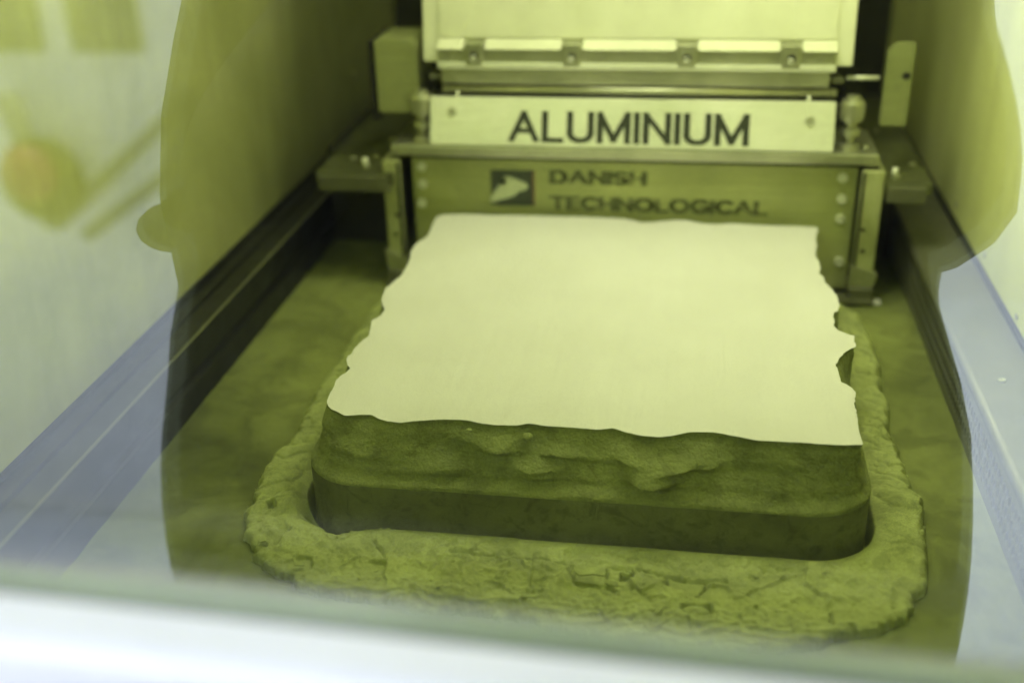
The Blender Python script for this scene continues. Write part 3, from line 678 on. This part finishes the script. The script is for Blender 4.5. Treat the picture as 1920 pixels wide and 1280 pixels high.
# end arms: bent flanges at each side with screws and holes
def arm(sx, xa, xb, screws, holes):
    a = empty_child('end_arm', rc, xa)
    bm = bmesh.new()
    x0, x1 = min(xa, xb), max(xa, xb)
    bx(bm, (x0, YR - .016, .014), (x1, YR - .012, .0985), .0012)
    bx(bm, (x0 if sx < 0 else x1 - .003, YR - .012, .014), (x0 + .003 if sx < 0 else x1, YR + .03, .0985), .0008)
    o = obj('flange', bm, M_arm, a)
    bm = bmesh.new(); bx(bm, (x0 + (.0105 if sx < 0 else .0005), YR - .0168, .012), (x0 + (.0125 if sx < 0 else .0025), YR - .0120, .0975), .0004); obj('edge_strip', bm, M_dark, a)
    bm = bmesh.new(); prism(bm, [(x0 - .001, YR - .0175, .0135), (x1 + .001, YR - .0175, .0135), (x1 + (.001 if sx < 0 else .003), YR - .0175, .024), (x0 - (.003 if sx < 0 else .001), YR - .0175, .030)], (0, .006, 0), .0008); obj('lug', bm, M_steel, a)
    for (x, z) in holes:
        bm = bmesh.new(); lathe(bm, [(.0016, 0), (.0016, .0003), (.0001, .0004)], (x, YR - .0161, z), (0, -1, 0), 16); obj('hole', bm, M_black, a)
    for (x, z) in screws: screw_on('screw', (x, YR, z), (0, -1, 0), .0034, a, M_bright)
    bm = bmesh.new(); bx(bm, (x0 - .001, YR - .020, .003), (x1 + .001 + (.004 if sx < 0 else 0), YR + .004, .0135), .0012); bx(bm, (x0 - .002 - (.010 if sx > 0 else 0), YR - .021, .0005), (x1 + .002 + (.008 if sx < 0 else 0), YR + .002, .0045), .001)
    obj('foot', bm, M_strip, a)
def empty_child(name, parent, x):
    o = bpy.data.objects.new(name, None); COL.objects.link(o); o.parent = parent; o.location = (x, 0, 0); return o
arm(-1, -.174, -.161, [(-.1484, .0894), (-.1484, .0762), (-.1500, .0612), (-.151, .025)], [(-.1655, .0566), (-.1675, .0416)])
arm(1, .1635, .1785, [(.1528, .0884), (.1536, .0728), (.1540, .0581), (.1566, .0256)], [(.1680, .0561), (.1695, .0404)])
box('blade_holder', (-.158, YR - .008, .0015), (.165, YR + .004, .0045), M_steel, rc)
# clamp knobs: stacked knurled discs on a post
def knob(x, parent):
    k = bpy.data.objects.new('clamp_knob', None); COL.objects.link(k); k.parent = parent; k.location = (x, 0, 0)
    bm = bmesh.new()
    lathe(bm, [(.0035, .1092), (.0075, .1094), (.0078, .1125), (.0055, .1135), (.0035, .1140), (.0035, .118), (.0068, .1185), (.0072, .1205), (.0068, .1235), (.004, .1245), (.004, .1275), (.0076, .1285), (.0080, .131), (.0080, .1405), (.0072, .1425), (.0050, .1435), (.0046, .1455), (.0001, .1458)], (x, YR + .002, 0), (0, 0, 1), 40)
    obj('knob_body', bm, M_steel, k)
    bm = bmesh.new()
    for q in range(28):
        a = 2 * math.pi * q / 28; bx(bm, (x + .0080 * math.cos(a) - .0004, YR + .002 + .0080 * math.sin(a) - .0004, .1312), (x + .0080 * math.cos(a) + .0004, YR + .002 + .0080 * math.sin(a) + .0004, .1402))
    obj('knurling', bm, M_steel, k)
knob(-.1460, rc); knob(.1545, rc)
rc_small = screw_on('screw', (.1665, YR + .004, .1092), (0, 0, 1), .0028, rc)
# ------------------------------------------------------------------ gas nozzle panel above
gp = empty('gas_nozzle', (0, .20, .15), 'large pale satin metal gas nozzle panel with four screw bosses above the name plate', 'gas nozzle')
tlt = .22
def tp(x, z, y=0): return (x, .190 + y + (z - .162) * tlt, z)
bm = bmesh.new(); prism(bm, [tp(-.1440, .1648), tp(.1520, .1640), tp(.1540, .33), tp(-.1460, .33)], (0, .02, 0), .001); obj('backing_plate', bm, M_panel, gp)
bm = bmesh.new(); prism(bm, [tp(-.1325, .181, -.002), tp(.1408, .181, -.002), tp(.1420, .33, -.002), tp(-.1340, .33, -.002)], (0, .003, 0), .0008); obj('cover_sheet', bm, M_panel, gp)
# flange with chamfered pockets between bosses
bm = bmesh.new(); bx(bm, (-.1325, .184, .1615), (.1408, .196, .1655), .0006); obj('flange_lip', bm, M_bright, gp)
bm = bmesh.new(); bx(bm, (-.1325, .1875, .1650), (.1408, .196, .1765), .0005); obj('flange_web', bm, M_steel, gp)
bosses = (-.1060, -.0372, .0416, .1108)
for x in bosses:
    b = bpy.data.objects.new('screw_boss', None); COL.objects.link(b); b.parent = gp
    bm = bmesh.new(); bx(bm, (x - .0062, .1835, .1635), (x + .0062, .193, .1795), .0012); obj('boss_body', bm, M_steel, b)
    bm = bmesh.new(); lathe(bm, [(.0030, 0), (.0030, .0004), (.0001, .0005)], (x, .1836, .1702), (0, -1, 0), 20); obj('counterbore', bm, M_black, b)
    screw_on('screw', (x - .0003, .1836, .1690), (0, -1, .0), .0021, b, M_bright)
edges = [-.1325] + [e for x in bosses for e in (x - .0075, x + .0075)] + [.1408]
for a, b_ in zip(edges[::2], edges[1::2]):
    bm = bmesh.new(); prism(bm, [(a, .1838, .1750), (a, .1920, .1808), (a, .1960, .1808), (a, .1960, .1750)], (b_ - a, 0, 0), .0004); obj('chamfer_bar', bm, M_panel, gp)
box('lower_bar', (-.1305, .1865, .1505), (.1375, .215, .1612), M_steel, gp, .0008)
for sx, x in ((-1, -.1365), (1, .1435)):
    box('end_lug', (x - .004, .192, .1520), (x + .004, .21, .1560), M_strip, gp)
bm = bmesh.new(); cyl(bm, (.150, .200, .1545), (.172, .200, .1545), .0016, seg=16); obj('hose_stub', bm, M_bright, gp, True)
box('shadow_box', (-.140, .205, .141), (.148, .26, .150), M_black, gp, 0)  # black box paints the shadow in the gap behind the rod

# bearing housings left and right of the carriage
bh = empty('bearing_housing', (-.165, .205, .105), 'left olive bearing housing block with a rounded top corner', 'bearing housing')
bm = bmesh.new(); pr = [(-.1790, .128), (-.1790, .1800), (-.1545, .1800), (-.1510, .1790), (-.1485, .1762), (-.1485, .128)]
prism(bm, [(x, .188, z) for x, z in pr], (0, .05, 0), .0012); obj('housing_body', bm, M_bracket2, bh)
box('dark_flank', (-.1840, .190, .122), (-.1793, .24, .179), M_black, bh, .0005)
bh2 = empty('bearing_housing', (.18, .205, .105), 'right bearing plate with a chamfered top corner beside the right wall', 'bearing housing')
bm = bmesh.new(); pr = [(.1740, .124), (.1740, .1745), (.1790, .1800), (.1915, .1800), (.1915, .124)]
prism(bm, [(x, .190, z) for x, z in pr], (0, .006, 0), .0008); obj('housing_plate', bm, M_bracket2, bh2)
bm = bmesh.new(); lathe(bm, [(.0026, 0), (.0026, .0004), (.0001, .0005)], (.1875, .1899, .1585), (0, -1, 0), 16); obj('hole', bm, M_black, bh2)
# brackets that carry the carriage
for sx, x0, x1, y0_, lab in ((-1, -.2245, -.166, .166, 'dark bracket shelf with bolts left of the recoater'), (1, .1795, .2115, .172, 'dark bracket shelf with bolts right of the recoater')):
    b = empty('carriage_bracket', ((x0 + x1) / 2, y0_, .08), lab, 'bracket')
    bm = bmesh.new(); bx(bm, (x0, y0_, .0805), (x1, .40, .0895), .001); obj('shelf', bm, M_bracket, b)
    bm = bmesh.new(); bx(bm, (x0 + .002, y0_ - .002, .0755), (x1 - .004, y0_ + .004, .0875), .001); obj('front_strip', bm, M_strip, b)
    for (x, y, r) in ((( -.190, .182, .0032), (-.188, .205, .0028), (-.205, .20, .0022), (-.187, .25, .003)) if sx < 0 else ((.1885, .185, .0032), (.204, .215, .0026), (.190, .30, .002))):
        screw_on('screw', (x, y, .0895), (0, 0, 1), r, b)
    if sx < 0:
        bm = bmesh.new(); cyl(bm, (-.1905, .182, .0895), (-.1905, .182, .096), .0022, seg=14); obj('stud', bm, M_bright, b, True)
    else:
        bm = bmesh.new(); cyl(bm, (.187, .183, .0895), (.187, .183, .097), .0020, seg=14); obj('stud', bm, M_bright, b, True)
# black blocks painting the shaded void under the brackets, running to the back
for x0, x1, lab in ((-.246, -.190, 'black block standing in for the shaded void left of the recoater'), (.188, .2045, 'black block standing in for the shaded void right of the recoater')):
    tag(box('dark_void_block', (x0, .26, .0), (x1, .60, .079), M_dark), lab, 'dark void')
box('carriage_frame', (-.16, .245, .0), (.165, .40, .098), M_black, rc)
o = tag(obj('powder_crumb', (lambda b: (bx(b, (.1790, .168, -.0004), (.1865, .176, .0016), .0006), b)[1])(bmesh.new()), M_top), 'pale crumb of powder on the floor by the right foot of the recoater', 'crumb')

# ------------------------------------------------------------------ photographer, reflected in the glass
pr_ = empty('person', (-.02, -.80, RZ0), 'photographer in black sweater holding a camera, reflected as a dark shape in the glass', 'person')
def skin(name, nodes, edges, m, parent, sub=2):
    me = bpy.data.meshes.new(name); me.from_pydata([n_[0] for n_ in nodes], edges, []); o = bpy.data.objects.new(name, me); COL.objects.link(o)
    o.modifiers.new('s', 'SKIN'); 
    if not me.skin_vertices: pass
    for i_, n_ in enumerate(nodes):
        me.skin_vertices[0].data[i_].radius = n_[1] if isinstance(n_[1], tuple) else (n_[1], n_[1])
    me.skin_vertices[0].data[0].use_root = True
    sb = o.modifiers.new('u', 'SUBSURF'); sb.levels = sub; sb.render_levels = sub
    bpy.context.view_layer.update()
    m2 = bpy.data.meshes.new_from_object(o.evaluated_get(bpy.context.evaluated_depsgraph_get()))
    bpy.data.objects.remove(o)
    return link(name, m2, m, parent, True)
px = -.026; py = -.80
# body: torso, neck, head, arms and legs in one surface
nodes = [((px, py - .03, -.22), (.165, .09)), ((px, py, -.02), (.150, .085)), ((px, py, .16), (.150, .085)), ((px, py - .01, .27), (.10, .07)), ((px, py - .01, .36), .055), ((px, py + .02, .44), (.075, .085)), ((px, py + .02, .53), (.078, .092)), ((px, py + .01, .60), (.05, .06)),
         ((px - .150, py - .01, .25), .050), ((px - .178, py + .03, .122), .040), ((px - .118, py + .088, .19), .032), ((px - .02, py + .135, .312), .028),
         ((px + .150, py - .01, .25), .050), ((px + .178, py + .03, .125), .040), ((px + .172, py + .088, .19), .032), ((px + .13, py + .135, .312), .028),
         ((px - .10, py - .03, -.36), .09), ((px - .10, py, -.66), .06), ((px - .10, py - .02, -.98), .042), ((px - .10, py + .12, -1.02), .035),
         ((px + .10, py - .03, -.36), .09), ((px + .10, py, -.66), .06), ((px + .10, py - .02, -.98), .042), ((px + .10, py + .12, -1.02), .035)]
edges = [(0, 1), (1, 2), (2, 3), (3, 4), (4, 5), (5, 6), (6, 7), (3, 8), (8, 9), (9, 10), (10, 11), (3, 12), (12, 13), (13, 14), (14, 15), (0, 16), (16, 17), (17, 18), (18, 19), (0, 20), (20, 21), (21, 22), (22, 23)]
skin('body', nodes, edges, M_skin, pr_)
sw = [((px - .016, py - .03, -.32), (.294, .135)), ((px - .020, py, -.15), (.295, .13)), ((px - .012, py, -.05), (.288, .125)), ((px - .003, py, .04), (.258, .125)), ((px, py - .01, .18), (.240, .12)), ((px, py - .01, .31), (.10, .085)), ((px, py - .01, .35), .066),
      ((px - .158, py - .01, .22), .072), ((px - .174, py + .03, .122), (.060, .050)), ((px - .118, py + .088, .19), .050), ((px - .03, py + .125, .29), .034),
      ((px + .172, py - .01, .22), .078), ((px + .190, py + .03, .124), (.062, .050)), ((px + .172, py + .088, .19), .050), ((px + .135, py + .125, .29), .034)]
skin('sweater', sw, [(0, 1), (1, 2), (2, 3), (3, 4), (4, 5), (5, 6), (4, 7), (7, 8), (8, 9), (9, 10), (4, 11), (11, 12), (12, 13), (13, 14)], M_cloth, pr_)
bm = bmesh.new(); bmesh.ops.create_uvsphere(bm, u_segments=20, v_segments=12, radius=1)
for v in bm.verts: v.co = Vector((px - .206 + v.co.x * .021, py + .045 + v.co.y * .03, .124 + v.co.z * .010 - v.co.x * .004))
obj('sleeve_hem', bm, M_cloth, pr_, True)
tr = [((px, py - .03, -.27), (.175, .12)), ((px - .10, py - .03, -.40), .10), ((px - .10, py, -.66), .075), ((px - .10, py - .02, -.96), .058), ((px + .10, py - .03, -.40), .10), ((px + .10, py, -.66), .075), ((px + .10, py - .02, -.96), .058)]
skin('trousers', tr, [(0, 1), (1, 2), (2, 3), (0, 4), (4, 5), (5, 6)], M_jean, pr_)
bm = bmesh.new(); bmesh.ops.create_uvsphere(bm, u_segments=24, v_segments=16, radius=1)
for v in bm.verts:
    k_ = 1 + .05 * noise.noise(v.co * 3); v.co = Vector((px + v.co.x * .094 * k_, py - .005 + v.co.y * .105 * k_, .55 + v.co.z * .10 * k_))
obj('hair', bm, M_hair, pr_, True)
def hand(wx_, side_, tx):
    """palm with five curled fingers closed on the camera body; wrist at wx_"""
    w = Vector(wx_); nd = [(w, .026), (w + Vector((.006 * side_, .030, .028)), (.034, .018))]; ed = [(0, 1)]
    base = nd[1][0]
    for f_ in range(4):
        b0 = base + Vector((side_ * (.010 - .004 * f_), .012, .030 - .018 * f_)); L = (.036, .042, .038, .030)[f_]
        nd += [(b0, .010), (b0 + Vector((-side_ * L * .25, L * .75, .004)), .0088), (b0 + Vector((-side_ * L * .9, L * 1.05, .002)), .0078), (b0 + Vector((-side_ * L * 1.35, L * .85, -.004)), .0066)]
        n0 = len(nd) - 4; ed += [(1, n0), (n0, n0 + 1), (n0 + 1, n0 + 2), (n0 + 2, n0 + 3)]
    nd += [(base + Vector((-side_ * .018, -.006, .010)), .011), (base + Vector((-side_ * .040, -.004, .022)), .0095), (base + Vector((-side_ * .058, .004, .026)), .008)]
    n0 = len(nd) - 3; ed += [(1, n0), (n0, n0 + 1), (n0 + 1, n0 + 2)]
    skin('hand', nd, ed, M_skin, pr_, 1)
hand((px - .02, py + .135, .312), -1, 0); hand((px + .13, py + .135, .312), 1, 0)
# camera held by the photographer (its lens sits just behind the viewpoint)
cm = empty('camera_body', CAM, 'black camera held by the photographer behind the viewpoint', 'camera')
def cpt(x, y, z): return CAM + rt * x - dn * y - fw * z      # metres right, up, behind
bm = bmesh.new(); q0 = (-fw)
lathe(bm, [(.030, .010), (.036, .011), (.037, .03), (.034, .035), (.034, .070), (.031, .078)], CAM, -fw, 40); obj('lens', bm, M_cam, cm, True)
bm = bmesh.new(); bx(bm, (-.066, -.045, .079), (.066, .040, .125), .008, 3); bx(bm, (-.025, .038, .085), (.025, .062, .118), .006, 3)
for v in bm.verts: v.co = cpt(*v.co)
obj('housing', bm, M_cam, cm)

# ------------------------------------------------------------------ equipment reflected at the upper left
eq = empty('equipment_cabinet', (-1.15, -2.1, RZ0), 'white equipment cabinet with two dark windows, a blurred reflection at upper left', 'cabinet')
box('cabinet_body', (-1.75, -2.6, RZ0), (-.80, -2.05, .75), M_room, eq, .01)
box('window', (-1.60, -2.05, -.055), (-1.085, -2.03, .6), M_grey, eq, .004)
box('window', (-1.025, -2.05, -.055), (-.90, -2.03, .6), M_grey, eq, .004)
tr_ = empty('pump_trolley', (-1.1, -2.0, -.4), 'grey trolley with a dark handrail and red knob, reflected at the left edge', 'trolley')
bm = bmesh.new(); cyl(bm, (-1.13, -1.99, -.36), (-.86, -1.99, -.14), .014); cyl(bm, (-1.13, -1.99, -.36), (-1.17, -1.99, -.12), .02); cyl(bm, (-1.06, -1.97, -.37), (-.84, -1.97, -.22), .012); obj('handrail', bm, M_grey, tr_, True)
bm = bmesh.new(); cyl(bm, (-1.13, -2.0, -.27), (-1.13, -1.96, -.27), .075, seg=32, bev=.006); obj('hub', bm, M_dark, tr_)
bm = bmesh.new(); lathe(bm, [(.045, 0), (.052, .012), (.045, .026), (.02, .036), (.001, .038)], (-1.135, -1.96, -.25), (0, 1, 0)); obj('red_knob', bm, M_red, tr_, True); tr_.location.x += .03
